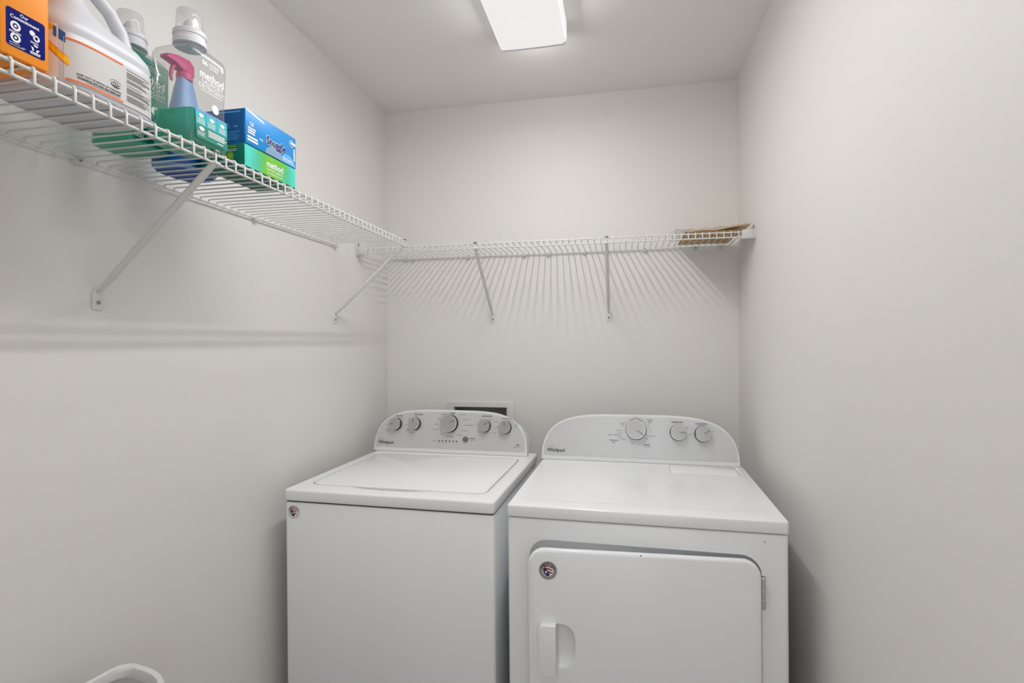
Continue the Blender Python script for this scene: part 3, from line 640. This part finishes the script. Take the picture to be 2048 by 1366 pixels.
def sheet_boxes():
    hx, hy = .056, .0965; cx, cy = -.8785, 1.1565
    zb = ZD
    t = tag(empty('dryer_sheet_box', (cx, cy, zb)), 'green and teal dryer sheet carton lying under the blue one', 'box', 'dryer sheet cartons')
    h1 = .0515
    MB().box(-hx, hx, -hy, hy, .0004, h1).build('carton', TEALD, t, bevel=.001)
    pn = MB().flat([(-hy+.001, .002), (hy-.001, .002), (hy-.001, h1-.001), (-hy+.001, h1-.001)], FX(hx+.0004, 0, 0)).build('front_print', FACET, t)
    M = FX(hx+.0008, 0, 0); p = MB()
    p.text('method', .0205, M @ Matrix.Translation((.012, .030, 0)), bold=.0005); p.text('DRYER SHEETS', .0095, M @ Matrix.Translation((.012, .0165, 0))); bars(p, -.018, .042, .0085, 1, .003, .0013, M, .03)
    p.build('lettering', WHITEP, pn)
    My = FY(0, -hy-.0005, 0); p = MB()
    ring(p, .020, .024, .0100, .0082, My); p.flat(disc(.020, .024, .0070, 20), My); bars(p, -.01, .038, .0440, 1, .003, .0022, My, .1); p.build('end_seal', LIME, t)
    p = MB(); bars(p, -.008, .040, .0385, 2, .0035, .0012, My, .2); bars(p, -.005, .034, .0085, 1, .003, .001, My); p.build('end_print', WHITEP, t)
    h2 = .0785; z2 = zb + h1 + .0006
    t = tag(empty('dryer_sheet_box', (cx+.001, cy+.002, z2), R(.6)), 'bright blue dryer sheet carton stacked on the green one', 'box', 'dryer sheet cartons')
    MB().box(-hx, hx, -hy, hy, .0004, h2).build('carton', BOXBLUE, t, bevel=.001)
    MB().flat([(-hx+.001, .002), (hx-.002, .002), (hx-.005, h2*.5), (hx-.002, h2-.001), (-hx+.001, h2-.001)], FY(0, -hy-.0004, 0)).build('end_panel', BOXBLUED, t)
    My = FY(0, -hy-.0008, 0); p = MB(); bars(p, -.03, .044, .0700, 1, .003, .0030, My, .05); bars(p, -.02, .018, .044, 3, .0045, .0018, My, .2); bars(p, -.02, .042, .026, 5, .0042, .0014, My, .2); bars(p, .026, .038, .037, 1, .003, .003, My, .1); p.build('end_print', SKY, t)
    M = FX(hx+.0004, 0, 0); M2 = FX(hx+.0008, 0, 0); M3 = FX(hx+.0012, 0, 0)
    MB().flat([(.028, .0015)] + [(.028+.067*k/10, .0015+.024*math.sin(PI*k/10)**.6) for k in range(1, 10)] + [(.095, .0015)], M).build('blue_swoosh', SKY, t)
    MB().flat([(-.030, .0015), (.034, .0015), (.040, .010), (.020, .022), (-.004, .024), (-.026, .012)], M2).build('sparkle_print', SPARK, t)
    p = MB(); p.text('Snuggle', .0270, M2 @ Matrix.Translation((.013, .0330, .0001)), bold=.0020, sx=.92)
    p.text('120', .0125, M2 @ Matrix.Translation((-.078, .0480, 0)), bold=.0003, sx=.85); bars(p, -.090, -.062, .0365, 3, .0055, .0036, M2, .25); bars(p, -.092, -.048, .0155, 2, .0068, .0046, M2, .2); bars(p, -.050, -.034, .0265, 2, .003, .0012, M2)
    p.text('Blue Sparkle', .0085, M3 @ Matrix.Translation((.060, .0115, 0)), bold=.0002); bars(p, .038, .084, .0055, 1, .003, .0013, M3, .1)
    ring(p, .076, .0585, .0085, .0070, M2); bars(p, .073, .094, .0570, 1, .003, .0060, M2, .02); bars(p, .084, .092, .0440, 6, .0052, .0036, M2, .2)
    p.build('white_lettering', WHITEP, t)
    MB().text('Snuggle', .0270, M3 @ Matrix.Translation((.013, .0330, .0004)), bold=.0006, sx=.92).build('logo_lettering', NAVYT, t)
sheet_boxes()

# ------------------------------------------------------------------ kraft packaging on the right end of the back shelf
def packet():
    z = ZSB + WR
    t = tag(empty('kraft_packet', (.36, 2.28, z)), 'flat kraft paper packet in clear plastic at the right end of the back shelf', 'packet')
    def sheet(name, x0, x1, y0, y1, fz, m_, th, nx=24, ny=14):
        vs_ = [(x0+(x1-x0)*i/nx, y0+(y1-y0)*j/ny, fz(i/nx, j/ny)) for j in range(ny+1) for i in range(nx+1)]
        fs = [(j*(nx+1)+i, j*(nx+1)+i+1, (j+1)*(nx+1)+i+1, (j+1)*(nx+1)+i) for j in range(ny) for i in range(nx)]
        o = MB().add(vs_, fs).build(name, m_, t, smooth=60); md = o.modifiers.new('thick', 'SOLIDIFY'); md.thickness = th; md.offset = 1
        return o
    sheet('kraft_board', -.115, .090, -.130, .150, lambda u, v: .0016 + .0006*math.sin(9*u)*math.sin(5*v), KRAFT, .0015)
    sheet('top_sheet', -.085, .124, -.128, .110, lambda u, v: .0055 + .021*u**2.2*(1-.35*v) + .0015*math.sin(11*u+3*v), KRAFTL, .0008)
    rnd = random.Random(3); ph = [rnd.uniform(0, 6) for _ in range(6)]
    cr = lambda u, v: .0012*math.sin(31*u+ph[0]+4*v) + .001*math.sin(47*v+ph[1]+9*u) + .0008*math.sin(71*u+23*v+ph[2])
    sheet('plastic_film', -.150, .112, -.133, .138, lambda u, v: .0105 + .018*u**2.4*(1-.3*v) + 1.2*cr(u, v) + .004*(1-u)**3, FILM, .0002, 60, 30)
    vs_, fs = [], []; nx, ny = 26, 12
    for j in range(ny+1):
        for i in range(nx+1):
            u, v = i/nx, j/ny; a = PI*v
            vs_.append((-.170+.065*u, -.118-.012*math.cos(a)*1.2+.004*math.sin(23*u+ph[3]), .0025+(.014*math.sin(a)+.0025*math.sin(19*u+7*v+ph[4]))*(.35+.65*math.sin(PI*min(1, u*1.1)))))
    fs = [(j*(nx+1)+i, j*(nx+1)+i+1, (j+1)*(nx+1)+i+1, (j+1)*(nx+1)+i) for j in range(ny) for i in range(nx)]
    MB().add(vs_, fs).build('film_bunch', FILM, t, smooth=60)
packet()

# ------------------------------------------------------------------ white bin beside the left wall
def bin_():
    zr = ZC - .655
    t = tag(empty('plastic_bin', (-.933, .768, 0), R(-10)), 'white plastic bin with wide rounded rim on the floor by the left wall', 'bin')
    hx, hy = .104, .150
    def sec(s_, z, dx=0.0): return [(x, y, z) for x, y in rr(-hx*s_-dx, hx*s_+dx, -hy*s_-dx, hy*s_+dx, .05, 8, (.05*s_, .06*s_, .14*s_, .032*s_))]
    MB().loft([sec(.74, .002), sec(.78, .006), sec(.92, zr-.03), sec(.935, zr-.006), sec(.915, zr-.006), sec(.90, zr-.04), sec(.76, .012), sec(.70, .010)]).build('body', BINW, t, smooth=40)
    MB().loft([sec(.935, zr-.020, .0), sec(1.0, zr-.022), sec(1.005, zr-.012), sec(.995, zr-.003), sec(.975, zr), sec(.915, zr-.002), sec(.895, zr-.008), sec(.885, zr-.020)], False, False).build('rim', BINW, t, smooth=50)
bin_()
